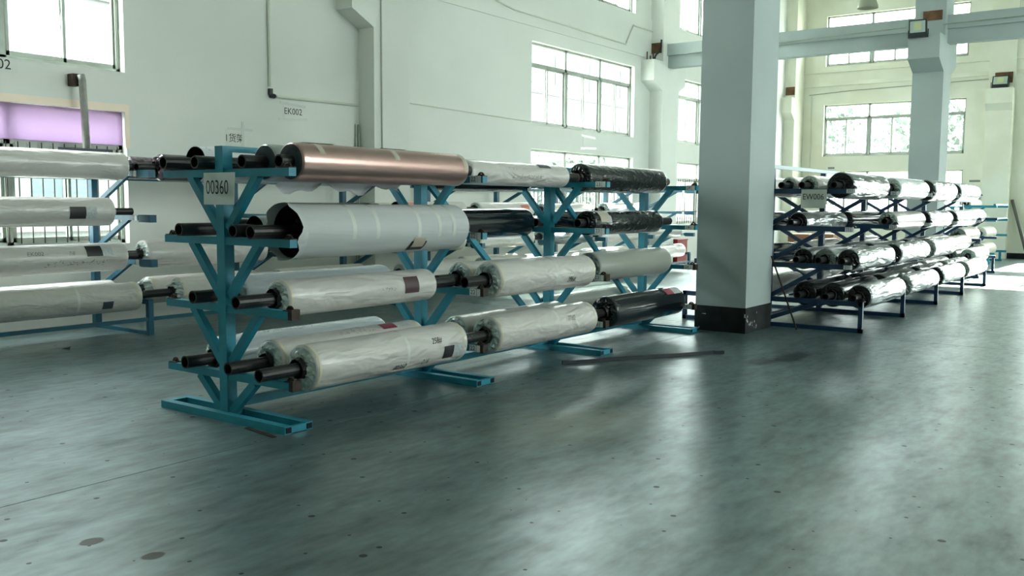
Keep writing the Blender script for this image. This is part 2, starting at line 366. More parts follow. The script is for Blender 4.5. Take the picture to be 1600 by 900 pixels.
for i, x in enumerate(LEFT_X):
    for r in ROWS:
        window(0, x, x+W4, r, WY+.13, 1, f'{names[r]} aluminium sliding window in the window wall {wher[i]}', bars=(r == 'low'))
for r in ROWS: window(1, 5.54, 9.72, r, BX+.13, 1, f'{names[r]} aluminium window in the cream end wall behind the navy rack', bars=(r == 'low'))
for y in (-.6, -6.4):
    for r in ('low', 'mid'): window(1, y, y+4.2, r, BX+.13, 1, f'{names[r]} aluminium window in the end wall past the leaning pole')
for x in RIGHT_X:
    for r in ('mid', 'high'): window(0, x, x+W4, r, RY-.13, -1, f'{names[r]} aluminium window in the wall facing the racks')
# pale sheets taped over the lower end-wall windows
for a, c in ((5.6, 6.85), (6.95, 8.25), (8.33, 9.66)):
    tag(MB().box(BX+.06, BX+.066, a, c, 2.16, 2.56).build('window_sheet', 'whitefilm'), 'white translucent sheet covering upper panes of the low end-wall window', 'sheet', 'white sheets on the end-wall window')

def corbel_profile(x0, x1, z_top, fl, both=True):
    l = x0-fl; r = x1+fl if both else x1
    return [(x0, 0), (x1, 0), (x1, 4.2)] + ([(r, 4.42), (r, 4.9), (x1, 4.9)] if both else []) + [(x1, z_top), (x0, z_top), (x0, 4.9), (l, 4.9), (l, 4.42), (x0, 4.2)]
def column(name, x0, x1, y0, y1, label, skirt=True, m='column', both=True, fl=.46):
    o = empty(name, ((x0+x1)/2, (y0+y1)/2, 0), label, 'column', kind='structure')
    MB().prism(corbel_profile(x0, x1, CZ, fl, both), y0, y1, 1).build('shaft', m, o)
    if skirt:
        e = .006; MB().box(x0-e, x1+e, y0-e, y1+e, 0, .30).build('skirting', 'skirting', o)
    return o
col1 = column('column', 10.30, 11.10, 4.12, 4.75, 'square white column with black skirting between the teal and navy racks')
chips = MB(); rc = random.Random(3)
for k in range(16):
    yy = 4.113; xx = 10.31 + rc.random()**1.6*.55; zz = .02 + rc.random()*.22; r0 = .005 + rc.random()*.012
    chips.add([(xx+math.cos(a)*r0*rc.uniform(.5, 1.2), yy-.0015, zz+math.sin(a)*r0*rc.uniform(.6, 1.8)) for a in [i*math.pi/3 for i in range(6)]], [(0, 1, 2, 3, 4, 5)])
for k, (yy, zz, ln, hh) in enumerate(((4.66, .20, .05, .006), (4.13, .19, .015, .04), (4.70, .03, .012, .014))):
    chips.add([(10.2925, yy, zz), (10.2925, yy-ln, zz-.004), (10.2925, yy-ln, zz+hh), (10.2925, yy, zz+hh)], [(0, 1, 2, 3)])
chips.build('paint_chip', 'chip', col1)
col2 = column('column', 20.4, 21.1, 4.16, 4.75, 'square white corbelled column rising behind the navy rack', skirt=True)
pil1 = column('pilaster', 10.6, 11.42, 10.38, WY+.01, 'white wall pilaster with corbel behind the copper roll', False, 'wall')
pil2 = column('pilaster', 20.36, 21.12, 10.38, WY+.01, 'white wall pilaster with bolts on its corbel beside the wide windows', False, 'wall')
pil3 = column('pilaster', 29.55, BX+.01, 10.38, WY+.01, 'cream corbelled pilaster in the far corner of the hall', False, 'wall_warm', both=False, fl=.3)
pilb = empty('pilaster', (BX-.2, 4.6, 0), 'cream pilaster with lamp on the end wall', 'column', kind='structure')
MB().prism([(BX+.01, 0), (BX-.35, 0), (BX-.35, 4.25), (BX-.5, 4.45), (BX-.5, 4.87), (BX-.12, 4.87), (BX-.12, CZ), (BX+.01, CZ)], 4.25, 4.95, 1).build('shaft', 'wall_warm', pilb)

def beam(y0, y1, label):
    o = empty('beam', (20.75, (y0+y1)/2, 4.78), label, 'beam', kind='structure')
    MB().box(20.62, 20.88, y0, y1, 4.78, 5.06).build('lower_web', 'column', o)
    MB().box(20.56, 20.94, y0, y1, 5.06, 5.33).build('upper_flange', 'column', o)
beam(4.75, 10.38, 'white concrete crossbeam from corbelled column to the wall pilaster')
beam(RY, 4.16, 'white concrete crossbeam running from the corbelled column past its floodlight')
# wall ledges
tag(MB().box(BX-.05, BX, RY, 10.38, 5.30, 5.42).build('trim_1', 'wall_warm'), 'thin cream ledge along end wall above the windows', 'ledge', kind='structure')
tag(MB().box(BX-.07, BX, RY, 10.38, 5.72, 5.80).build('trim_2', 'wall_warm'), 'thin cream ledge under the highest end-wall windows', 'ledge', kind='structure')
tag(MB().box(11.42, 20.36, WY-.03, WY, 4.98, 5.9).build('trim_3', 'wall'), 'shallow white band on window wall above middle window', 'ledge', kind='structure')

# ------------------------------------------------------------------ outdoors
tag(MB().box(-30, 90, WY+.6, 70, -.5, -.3).build('ground_outside', 'yard'), 'pale concrete yard outside the window wall', 'yard', kind='structure')
tag(MB().box(BX+.6, 90, -60, WY+.6, -.5, -.3).build('ground_beyond', 'yard'), 'pale concrete yard outside the end wall', 'yard', kind='structure')
def neighbour(x0, x1, y0, y1, h, label):
    o = empty('building', ((x0+x1)/2, y0, -.3), label, 'building')
    MB().box(x0, x1, y0, y1, -.3, h).build('facade', 'facade', o)
    z = 1.2
    while z < h-1.8:
        MB().box(x0, x1, y0-.12, y0, z-.55, z-.40).build('ledge', 'facade', o)
        x = x0+1
        while x < x1-2:
            wd = MB().box(x, x+1.7, y0-.05, y0+.02, z, z+1.5).build('window', 'facadeglass', o)
            MB().box(x+.82, x+.88, y0-.08, y0-.05, z, z+1.5).build('mullion', 'facade', wd)
            x += 3.4
        z += 3.2
    return o
neighbour(-2, 17, 25, 34, 12.5, 'pale neighbouring building seen through the window beside the lilac sheet')
neighbour(33, 62, 27, 36, 10.0, 'pale neighbouring building seen through the wide middle windows')
def tree(x, y, h, cr, label, seed):
    rg = random.Random(seed)
    o = empty('tree', (x, y, -.3), label, 'tree', 'trees outside the hall')
    MB().tube([(x, y, -.3), (x+.1, y, h*.35), (x-.05, y+.1, h*.7)], [.16, .12, .05], 8).build('trunk', 'trunk', o)
    b = MB()
    for k in range(1500):
        while True:
            p = Vector((rg.uniform(-1, 1), rg.uniform(-1, 1), rg.uniform(-1, 1)))
            if .25 < p.length < 1: break
        c = Vector((x, y, h*.62)) + Vector((p.x*cr, p.y*cr, p.z*h*.40)); s = rg.uniform(.10, .24)
        a = Vector((rg.uniform(-1, 1), rg.uniform(-1, 1), rg.uniform(-1, 1))).normalized()*s; d = a.orthogonal().normalized()*s*.6
        b.add([c-a, c-d, c+a, c+d], [(0, 1, 2, 3)])
    tag(b.build('foliage', 'leaf', o), kind='stuff')
for k, (x, y, h, cr) in enumerate(((37.5, 5.2, 6.8, 1.7), (39, 8.8, 7.2, 1.75), (38.5, 12.5, 6.5, 1.75))):
    tree(x, y, h, cr, 'leafy green tree outside the end-wall windows', 40+k)
for k, (x, y, h, cr) in enumerate(((20.5, 18.5, 4.2, 1.9), (24.5, 19.5, 4.0, 1.9), (28.6, 19, 4.4, 2.0))):
    tree(x, y, h, cr, 'low leafy tree outside the low windows of the window wall', 60+k)

# ------------------------------------------------------------------ racks
def stop(b_parent, x, y, z, m='rust'):
    b = MB(); b.tube([(x, y-.032, z), (x, y-.018, z+.022), (x, y-.008, z+.028), (x, y+.010, z+.028), (x, y+.020, z+.020), (x, y+.034, z)], .008, 6); b.box(x-.012, x+.012, y-.014, y+.014, z, z+.018)
    b.box(x-.03, x+.03, y-.04, y+.04, z, z+.006)
    return b.build('arm_stop', m, b_parent)
def number_tag(rack, num, x, y, z, s=.055, second=True):
    t = MB().box(x-.004, x, y, y+s*1.25, z-s/2, z+s/2).build('number_tag', 'tagwhite', rack)
    flat_text('tag_number', num, s*.95, (x-.005, y+s*.62, z), (0, -1, 0), (0, 0, 1), 'ink', t, .95)
    if second: MB().box(x-.004, x, y-s*.75, y-s*.12, z-s/2, z+s/2).build('tag_card', 'tagwhite', rack)

# --- double-sided teal rack
MC = 5.30; MTIER = [.33, .795, 1.257, 1.715]; MFX = [3.95, 5.95, 7.93, 9.97]
rackA = empty('roll_rack', (MFX[0], MC, 0), 'teal steel double-sided roll rack carrying the 00360 sign', 'rack', 'film roll racks')
for i, fx in enumerate(MFX):
    pc = MC+.02
    MB().box(fx-.005, fx+.075, pc-.042, pc+.042, .05, 1.872).build('post', 'teal', rackA)
    for t, z in enumerate(MTIER):
        MB().box(fx+.005, fx+.065, 4.625, pc-.042, z-.052, z).build('arm', 'teal', rackA)
        MB().box(fx+.005, fx+.065, pc+.042, 5.975, z-.052, z).build('arm', 'teal', rackA)
        for s in (-1, 1):
            if t == 0: p, q = (fx+.035, pc+s*.30, z-.05), (fx+.035, pc+s*.05, .055)
            else: p, q = (fx+.035, pc+s*.36, z-.04), (fx+.035, pc+s*.05, z-.40)
            MB().bar(p, q, .055, .05, (1, 0, 0)).build('brace', 'teal', rackA)
        stop(rackA, fx+.035, 5.925, z)
        stop(rackA, fx+.035, 4.665, z)
        if t < 2: MB().box(fx+.0, fx+.07, 4.612, 4.650, z-.056, z+.012).build('end_cap', 'rust', rackA)
        if i: number_tag(rackA, str(21+i), fx+.003, 4.685, z-.024)
    ft = MB()
    for a in (fx-.055, fx+.12): ft.box(a, a+.06, 4.63, 5.985, 0, .052)
    ft.box(fx+.005, fx+.12, 5.925, 5.985, 0, .052); ft.box(fx+.005, fx+.12, 4.63, 4.66, .004, .048)
    ft.box(fx+.005, fx+.12, pc-.05, pc+.05, .002, .05)
    ft = ft.build('foot', 'teal', rackA)
    for a in (fx-.055, fx+.12): MB().box(a+.008, a+.052, 4.626, 4.632, .008, .044).build('tube_mouth_shade', 'hole', ft)  # dark inset painting the shade inside the open tube end
    if i in (1, 2):
        pass
MB().box(MFX[0], MFX[-1]+.07, MC-.02, MC+.02, 1.832, 1.872).build('top_rail', 'teal', rackA)
MB().box(MFX[0]+.07, MFX[-1], MC-.01, MC+.05, .07, .125).build('bottom_rail', 'teal', rackA)
for a, c in ((1, 2), (2, 3)):
    MB().bar((MFX[a]+.07, MC+.02, 1.72), (MFX[c]-.01, MC+.02, .14), .05, .04, (0, 1, 0)).build('diagonal_brace', 'teal', rackA)

# --- single-sided rack along the window wall
LTIER = [.40, .84, 1.335, 1.83]; LFX = [3.95, 5.95, 7.95, 9.95, 11.9, 13.85, 15.85, 17.85, 19.85]
rackL = empty('roll_rack', (LFX[0], 9.9, 0), 'blue-teal steel roll rack standing along the window wall', 'rack', 'film roll racks')
for i, fx in enumerate(LFX):
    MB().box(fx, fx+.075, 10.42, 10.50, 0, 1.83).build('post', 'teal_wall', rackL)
    for t, z in enumerate(LTIER):
        MB().box(fx+.005, fx+.065, 9.26 if t else 9.34, 10.42, z-.055, z).build('arm', 'teal_wall', rackL)
        MB().box(fx-.008, fx+.072, 9.245, 9.47, z-.075, z+.008).build('arm_end', 'teal_wall', rackL) if t else None
        MB().box(fx-.004, fx+.004, 9.50, 9.55, z-.06, z).build('tag_card', 'tagwhite', rackL)
        if t: MB().bar((fx+.035, 9.72, z-.04), (fx+.035, 10.43, z-.40), .05, .045, (1, 0, 0)).build('brace', 'teal_wall', rackL)
    MB().box(fx, fx+.06, 9.33, 9.39, 0, .37).build('leg', 'teal_wall', rackL)
    MB().box(fx+.01, fx+.05, 9.39, 10.42, 0, .04).build('foot', 'teal_wall', rackL)
MB().box(LFX[0], LFX[-1], 10.44, 10.48, 1.74, 1.78).build('top_rail', 'teal_wall', rackL)
MB().box(LFX[0], LFX[-1], 9.34, 9.38, .16, .20).build('bottom_rail', 'teal_wall', rackL)

# --- navy rack
EC = 4.2; ETIER = [.37, .80, 1.25, 1.70]; EFX = [11.2, 13.2, 15.25, 17.25, 19.4]
rackE = empty('roll_rack', (EFX[0], EC, 0), 'navy steel roll rack carrying the EW006 sign', 'rack', 'film roll racks')
for i, fx in enumerate(EFX):
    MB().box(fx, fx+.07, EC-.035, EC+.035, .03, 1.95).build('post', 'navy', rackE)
    for t, z in enumerate(ETIER):
        hw = 1.14 if t == 0 else 1.0
        MB().box(fx+.005, fx+.06, EC-hw, EC-.035, z-.06, z).build('arm', 'navy', rackE)
        MB().box(fx+.005, fx+.06, EC+.035, EC+hw, z-.06, z).build('arm', 'navy', rackE)
        for s in (-1, 1):
            if t == 0: MB().bar((fx+.03, EC+s*.62, z-.05), (fx+.03, EC+s*.03, .10), .05, .045, (1, 0, 0)).build('brace', 'navy', rackE)
            else: MB().bar((fx+.03, EC+s*.66, z-.05), (fx+.03, EC+s*.03, z-.42), .05, .045, (1, 0, 0)).build('brace', 'navy', rackE)
        stop(rackE, fx+.03, EC-hw+.005, z, 'lampbody')
        if t: number_tag(rackE, str(25+i), fx+.003, EC-hw+.02, z-.03, .05)
    for s in (-1, 1):
        MB().box(fx+.005, fx+.055, EC+s*1.13-.025, EC+s*1.13+.025, 0, .37).build('leg', 'navy', rackE)
    MB().box(fx+.005, fx+.055, EC-1.155, EC+1.155, 0, .05).build('foot', 'navy', rackE)
MB().box(EFX[0]-.1, EFX[-1]+.3, EC-.02, EC+.02, 1.95, 1.995).build('top_rail', 'navy_lit', rackE)
MB().box(EFX[-1]+.1, EFX[-1]+.35, EC-.06, EC+.06, 1.90, 2.0).build('rail_end', 'teal', rackE)
MB().box(EFX[0]+.06, EFX[-1], EC-.03, EC+.02, .10, .15).build('bottom_rail', 'navy', rackE)

# --- short teal rack by the end wall
BC = 5.1; BTIER = [.30, .745, 1.17, 1.53]; BFX = [26.9, 28.8]
rackB = empty('roll_rack', (BFX[0], BC, 0), 'small teal steel roll rack standing near the end wall', 'rack', 'film roll racks')
for fx in BFX:
    MB().box(fx, fx+.08, BC-.04, BC+.04, 0, 1.75).build('post', 'teal', rackB)
    for z in BTIER:
        MB().box(fx+.01, fx+.07, 4.05, 6.15, z-.06, z).build('arm', 'teal', rackB)
        for s in (-1, 1): MB().bar((fx+.04, BC+s*.45, z-.05), (fx+.04, BC+s*.03, z-.36), .05, .05, (1, 0, 0)).build('brace', 'teal', rackB)
    MB().box(fx, fx+.08, 4.15, 6.1, 0, .05).build('foot', 'teal', rackB)
    MB().box(fx, fx+.06, 4.17, 4.23, .05, .26).build('leg', 'teal', rackB)
MB().box(BFX[0], BFX[1]+.08, BC-.02, BC+.02, 1.69, 1.73).build('top_rail', 'teal', rackB)
MB().box(BFX[0], BFX[1]+.1, 4.07, 4.13, 1.53, 1.57).build('side_rail', 'teal', rackB)
MB().box(BFX[0], BFX[1]+.1, 4.07, 4.13, 1.17, 1.21).build('side_rail', 'teal', rackB)

# --- short navy rack past the corbelled column
DC = 4.25; DTIER = [.40, .83, 1.25]; DFX = [21.45, 23.4]
rackD = empty('roll_rack', (DFX[0], DC, 0), 'short navy steel roll rack just past the corbelled column', 'rack', 'film roll racks')
for fx in DFX:
    MB().box(fx, fx+.07, DC-.035, DC+.035, 0, 1.55).build('post', 'navy', rackD)
    for z in DTIER:
        MB().box(fx+.005, fx+.06, 3.5, 5.0, z-.06, z).build('arm', 'navy', rackD)
        for s_ in (-1, 1): MB().bar((fx+.03, DC+s_*.5, z-.05), (fx+.03, DC+s_*.03, z-.36), .05, .045, (1, 0, 0)).build('brace', 'navy', rackD)
    MB().box(fx+.005, fx+.055, 3.5, 5.0, 0, .05).build('foot', 'navy', rackD)
    MB().box(fx+.005, fx+.055, 3.52, 3.57, .05, .34).build('leg', 'navy', rackD)
MB().box(DFX[0], DFX[1], DC-.02, DC+.02, 1.50, 1.54).build('top_rail', 'navy', rackD)

# ------------------------------------------------------------------ film rolls
NSEG = 36
class Roll: pass
seed_n = [100]
ALLF = {GA_: f_ for GA_, f_ in (('film rolls on the teal 00360 rack', MFX), ('film rolls on the window-wall rack', LFX), ('film rolls on the navy EW006 rack', EFX), ('film rolls on the end-wall rack', BFX), ('film rolls on the short navy rack', DFX))}
def roll(label, x0, x1, y, zarm, r, body='white', end='clear', core=None, core_r=.045, tapes=(), group=None, hollow=None, wav=.006, core_m='pipe', crumple=.02, name='film_roll'):
    seed_n[0] += 1; rg = random.Random(seed_n[0])
    z = zarm + core_r + .002
    o = empty(name, ((x0+x1)/2, y, z), label, 'film roll', group)
    q = Roll(); q.o = o; q.x0, q.x1, q.y, q.z, q.r = x0, x1, y, z, r
    ph = [rg.uniform(0, 6.28) for _ in range(6)]
    def rad(x, t):
        return r*(1 + wav*(math.sin(2*t+ph[0]+1.3*(x-x0)) + .7*math.sin(3*t+ph[1]-2*(x-x0)) + .5*math.sin(5*t+ph[2]+4*(x-x0))))
    q.rad = rad
    L = x1-x0; xsn = [0, .004, .016, .05] + [.05+(L-.1)*k/10 for k in range(1, 10)] + [L-.05, L-.016, L-.004, L]
    rs = {0: .90, 1: .955, 2: .988}; n = len(xsn)
    b = MB()
    for i, s in enumerate(xsn):
        k = rs.get(i, rs.get(n-1-i, 1.))
        if hollow: k = 1.
        for j in range(NSEG):
            t = 2*math.pi*j/NSEG; rr = rad(x0+s, t)*k
            b.v.append((x0+s, y-rr*math.cos(t), z+rr*math.sin(t)))
    for i in range(n-1):
        for j in range(NSEG):
            j2 = (j+1) % NSEG; b.f.append((i*NSEG+j, i*NSEG+j2, (i+1)*NSEG+j2, (i+1)*NSEG+j))
    b.build('film_body', body, o, True)
    for e, (xe, sg) in enumerate(((x0, -1), (x1, 1))):
        b = MB(); K = 5
        for k in range(K+1):
            a = k/K
            for j in range(NSEG):
                t = 2*math.pi*j/NSEG; rr = rad(xe, t)*(.905 if not hollow else .97)*(1-a) + core_r*.9*a
                dx = (0 if k == 0 else sg*(crumple*rg.uniform(-.6, .8) + crumple*.8*math.sin(a*3.14)))
                b.v.append((xe+dx + (-sg*hollow if hollow and k else 0), y-rr*math.cos(t), z+rr*math.sin(t)))
        for k in range(K):
            for j in range(NSEG):
                j2 = (j+1) % NSEG; b.f.append((k*NSEG+j, k*NSEG+j2, (k+1)*NSEG+j2, (k+1)*NSEG+j))
        b.build('end_wrap', end, o, crumple < .01)
    c0, c1 = core if core else (x0-.3, x1+.2)
    F_ = ALLF[group]; fa = max([v for v in F_ if v < x0+.1]); fb = min([v for v in F_ if v > x1-.1])
    if fa != F_[0]: c0 = max(c0, fa+.037)
    c1 = min(c1, fb+.033)
    cb = MB(); n = 16
    for xx, rr in ((c0+.12, core_r*.8), (c0, core_r*.8), (c0, core_r), (c1, core_r), (c1, core_r*.8), (c1-.12, core_r*.8)):
        for j in range(n):
            t = 2*math.pi*j/n; cb.v.append((xx, y-rr*math.cos(t), z+rr*math.sin(t)))
    for i in range(5):
        for j in range(n): cb.f.append((i*n+j, i*n+(j+1) % n, (i+1)*n+(j+1) % n, (i+1)*n+j))
    cb.f.append(tuple(range(n))); cb.f.append(tuple(range(5*n, 6*n)))
    cb.build('core_tube', core_m, o, False)
    if r > .1 and not hollow and crumple > .005:
        kb = MB(); nk = 14
        for i, (dx, rk) in enumerate(((.02, core_r*1.0), (-.018, core_r*1.45), (.01, core_r*1.62))):
            for j in range(nk):
                t = 2*math.pi*j/nk; rr = rk*(1+rg.uniform(-.10, .12)*(i > 0)); kb.v.append((x0-crumple*.9-.012+dx, y-rr*math.cos(t), z+rr*math.sin(t)))
        for i in range(2):
            for j in range(nk): kb.f.append((i*nk+j, i*nk+(j+1) % nk, (i+1)*nk+(j+1) % nk, (i+1)*nk+j))
        kb.build('core_hole_shade', 'hole' if end == 'blackend' else 'pipe', o)  # black ring painting the dark ragged hole around the core
    for tp in tapes:
        xt, w, t0, t1, m = tp
        patch(q, xt-w/2, xt+w/2, t0, t1, m, 'tape_band', .0012)
    return q
def patch(q, xa, xb, t0, t1, m, name, lift=.0025, nx=4):
    """a sheet stuck to the roll from angle t0 to t1 (degrees: 0 faces the aisle, 90 is the top)"""
    b = MB(); n = max(2, int(abs(t1-t0)/6))
    for i in range(nx+1):
        x = xa+(xb-xa)*i/nx
        for j in range(n+1):
            t = R(t0+(t1-t0)*j/n); rr = q.rad(x, t)+lift; b.v.append((x, q.y-rr*math.cos(t), q.z+rr*math.sin(t)))
    for i in range(nx):
        for j in range(n): b.f.append((i*(n+1)+j, i*(n+1)+j+1, (i+1)*(n+1)+j+1, (i+1)*(n+1)+j))
    return b.build(name, m, q.o, True)
def writing(q, body, size, xc, tc, m='ink', slant=.25, narrow=.85):
    v, f = text2d(body, size); b = MB()
    for a, c in v:
        x = xc+a*narrow+c*slant; t = R(tc)+c/q.r; rr = q.rad(x, t)+.0035
        b.v.append((x, q.y-rr*math.cos(t), q.z+rr*math.sin(t)))
    b.f = list(f); return b.build('handwriting', m, q.o)
def scribble(q, xa, xb, tc, h, m='ink', n=9, seed=1):
    """an illegible pen scrawl: groups of short pen strokes"""
    rg = random.Random(seed); b = MB(); w = .0035
    for k in range(n):
        cx_ = xa+(xb-xa)*(k+.5)/n; cw = (xb-xa)/n*.75
        for s in range(rg.randint(3, 5)):
            p = (cx_+rg.uniform(-.5, .5)*cw, rg.uniform(-.5, .5)*h); ang = rg.choice([0, 0, 1.5, .7, 2.4])+rg.uniform(-.2, .2); ln = rg.uniform(.4, .9)*h
            e = (p[0]+math.cos(ang)*ln*.7, p[1]+math.sin(ang)*ln*.7); nx, ny = -math.sin(ang)*w/2, math.cos(ang)*w/2; i0 = len(b.v)
            for X, Z in ((p[0]-nx, p[1]-ny), (e[0]-nx, e[1]-ny), (e[0]+nx, e[1]+ny), (p[0]+nx, p[1]+ny)):
                t = R(tc)+Z/q.r; rr = q.rad(X, t)+.0035; b.v.append((X, q.y-rr*math.cos(t), q.z+rr*math.sin(t)))
            b.f.append((i0, i0+1, i0+2, i0+3))
    return b.build('handwriting', m, q.o)
GA, GL, GE, GB, GD = ALLF.keys()
YT = lambda x0, x1: [(x0+.03, .02, -180, 180, 'tape'), (x1-.06, .02, -180, 180, 'tape'), ((x0+x1)/2+.1, .03, -180, 180, 'tapeclear')]
T1, T2, T3, T4 = MTIER
# bay 1
q = roll('white wrapped film roll marked 258# on the lowest tier, outermost', 4.19, 5.80, 4.80, T1, .158, tapes=YT(4.19, 5.8), group=GA, core=(3.83, 6.02))
writing(q, '258#', .065, 5.42, 22); writing(q, '00360', .062, 5.02, -36); writing(q, '216', .062, 5.30, -34)
patch(q, 5.50, 5.62, -36, 2, 'labelblack', 'label'); patch(q, 5.62, 5.74, -36, 2, 'labelwhite', 'label')
q = roll('white wrapped film roll with crimson label behind the 258# roll', 4.22, 5.72, 5.17, T1, .155, tapes=YT(4.22, 5.72), group=GA, core=(3.87, 6.02))
scribble(q, 4.8, 5.2, 62, .05, 'inkfaint', 6, 3); patch(q, 5.28, 5.44, 55, 85, 'labelred', 'label'); patch(q, 5.46, 5.60, 55, 85, 'labelwhite', 'label')
q = roll('cool white film roll on the lowest tier on the wall side of the 00360 rack', 4.12, 5.75, 5.62, T1, .15, 'bluewhite', group=GA, core=(3.85, 6.02))
scribble(q, 4.5, 5.0, 75, .06, 'ink', 8, 5)
q = roll('white wrapped film roll with maroon label on the second tier', 4.14, 5.66, 4.98, T2, .128, tapes=YT(4.14, 5.66)[:1], group=GA, core=(3.80, 6.02))
patch(q, 5.28, 5.44, -18, 40, 'labelmaroon', 'label'); scribble(q, 5.02, 5.18, 2, .02, 'inkfaint', 5, 8)
roll('silvery blue film roll on second tier behind the maroon label roll', 4.2, 5.7, 5.50, T2, .135, 'bluewhite', group=GA, core=(3.84, 6.02))
# loose foam roll
fo = roll('large roll loosely wrapped in white foam sheet with tape bands, third tier', 4.13, 5.80, 4.82, T3, .178, 'foam', 'blackend', group=GA, core=(3.80, 6.02), hollow=.16, wav=.015,
          tapes=[(x, .035, -20, 80, 'tapeclear') for x in (4.55, 4.78, 5.22, 5.45, 5.62)])
b = MB(); rg = random.Random(11)
for i, (dx, k) in enumerate(((0, 1.), (-.05, 1.03), (-.10, 1.06))):
    for j in range(NSEG):
        t = 2*math.pi*j/NSEG; w = (.018*math.sin(5*t)+.008*math.sin(9*t+1)) if i == 2 else 0
        rr = fo.rad(4.13, t)*k; b.v.append((4.131+dx*.7+w, fo.y-rr*math.cos(t), fo.z+rr*math.sin(t)))
for i in range(2):
    for j in range(NSEG): b.f.append((i*NSEG+j, i*NSEG+(j+1) % NSEG, (i+1)*NSEG+(j+1) % NSEG, (i+1)*NSEG+j))
b.build('foam_flare', 'foam', fo.o, True)
patch(fo, 5.15, 5.32, -62, -30, 'labelblack', 'label', .004); patch(fo, 5.17, 5.30, -48, -22, 'tapepale', 'label', .006)
q = roll('white paper wrapped roll with a dark hollow end beside the foam roll', 4.08, 5.70, 5.13, T3, .10, 'paperwrap', 'blackend', group=GA, core=(3.9, 6.02), hollow=.10)
roll('white capped black core roll on the third tier, wall side', 4.30, 5.7, 5.58, T3, .07, 'black', 'blackend', group=GA, core=(3.80, 6.02))
q = roll('copper pink metallic film roll held with tan tape on the top tier', 4.12, 5.84, 4.80, T4, .128, 'copper', 'steelend', group=GA, core=(4.02, 6.16), wav=.0015, crumple=.003,
         tapes=[(4.30, .05, 25, 100, 'tapepale'), (5.02, .05, 20, 100, 'tapepale'), (5.80, .045, -5, 90, 'tapepale')])
patch(q, 4.22, 4.52, 88, 112, 'tape', 'tape_band', .006); patch(q, 4.98, 5.25, 92, 112, 'tapepale', 'tape_band', .006)
q = roll('dull silver film roll with slate end behind the copper roll', 4.12, 5.80, 5.06, T4, .125, 'silver', 'steelend', group=GA, core=(3.93, 6.02), wav=.0015, crumple=.003)
b = MB(); n = 24
for i in range(n+1):
    x = 4.18+1.2*i/n; d = .05+.03*math.sin(i*.55)+.02*math.sin(i*1.3)
    for j, (yy, zz) in enumerate(((-.02, -.127), (.02, -.127-d*.6), (-.01, -.125-d))): b.v.append((x, q.y+yy-.05, q.z+zz))
for i in range(n):
    for j in range(2): b.f.append((i*3+j, i*3+j+1, i*3+j+4, i*3+j+3))
b.build('loose_wrap', 'paperwrap', q.o, True)
roll('bare black tube roll on the top tier beside the teal post', 4.35, 5.7, 5.47, T4, .06, 'black', 'blackend', group=GA, core=(3.86, 6.02))
q = roll('roll under curled white paper on top tier, wall side', 4.06, 5.75, 5.74, T4, .125, 'paperwrap', 'blackend', group=GA, core=(3.80, 6.02), hollow=.12, wav=.02)
scribble(q, 4.08, 4.35, 60, .05, 'ink', 4, 21)
# bay 2
q = roll('white wrapped film roll with faint scrawl on the lowest tier between tags 22 and 23', 6.24, 7.84, 4.80, T1, .158, tapes=YT(6.24, 7.84), group=GA, core=(5.90, 8.05))
writing(q, '77#2', .07, 7.36, 18, 'inkfaint')
q = roll('grey film roll on the lowest tier behind the roll at tag 22', 6.2, 7.82, 5.12, T1, .145, 'grey', 'clear', group=GA, core=(5.9, 8.02))
patch(q, 6.9, 7.25, 70, 84, 'labelblue', 'label')
q = roll('white wrapped film roll marked 396# on the second tier', 6.30, 7.86, 4.84, T2, .156, tapes=YT(6.3, 7.86), group=GA, core=(5.98, 8.1))
writing(q, '396#', .075, 7.42, -20)
roll('white wrapped film roll behind the 396# roll', 6.28, 7.8, 5.14, T2, .14, tapes=YT(6.28, 7.8)[:1], group=GA, core=(5.9, 8.05))
roll('glossy black film roll on the third tier behind the diagonal brace', 6.2, 7.88, 5.58, T3, .145, 'black', 'blackend', group=GA, core=(5.9, 8.05))
q = roll('white film roll with slate label on the top tier between tags 22 and 23', 6.2, 7.72, 5.02, T4, .105, 'white', 'clear', group=GA, core=(5.97, 8.05))
patch(q, 7.22, 7.42, 40, 75, 'labelblue', 'label'); scribble(q, 6.75, 7.25, -12, .035, 'ink', 7, 31); scribble(q, 6.7, 7.0, 30, .03, 'inkfaint', 3, 32)
roll('black film roll hanging low behind the slate label roll', 6.25, 7.85, 5.36+.22, T4, .15, 'black', 'blackend', group=GA, core=(5.9, 8.05))
# bay 3
q = roll('black wrapped film roll with red label on the lowest tier', 8.32, 9.92, 4.86, T1, .165, 'black', 'blackwrap', group=GA, core=(8.0, 10.12))
patch(q, 9.50, 9.68, 38, 72, 'labelred', 'label'); patch(q, 9.68, 9.86, 38, 76, 'labelwhite', 'label')
roll('grey film roll with dark hollow end behind the red label black roll', 8.2, 9.85, 5.50, T1, .145, 'grey', 'blackend', group=GA, core=(7.9, 10.05))
roll('grey green film roll on the second tier past the 396# roll', 8.25, 9.88, 5.02, T2, .158, 'grey', 'greyend', group=GA, core=(7.95, 10.05))
q = roll('black film roll with pasted paper label on the third tier', 8.12, 9.62, 4.98, T3, .128, 'blackwrap', 'blackwrap', group=GA, core=(7.9, 10.08))
patch(q, 8.22, 8.42, 5, 60, 'tapepale', 'label'); patch(q, 8.34, 8.44, 2, 35, 'labelwhite', 'label')
roll('second black film roll on third tier behind the pasted label roll', 8.15, 9.6, 5.50, T3, .12, 'black', 'blackend', group=GA, core=(7.9, 10.05))
roll('crinkled black wrapped film roll on the top tier at tag 23', 8.05, 9.74, 5.02, T4, .143, 'blackwrap', 'blackwrap', group=GA, core=(7.7, 10.05), wav=.02, core_m='browncore')
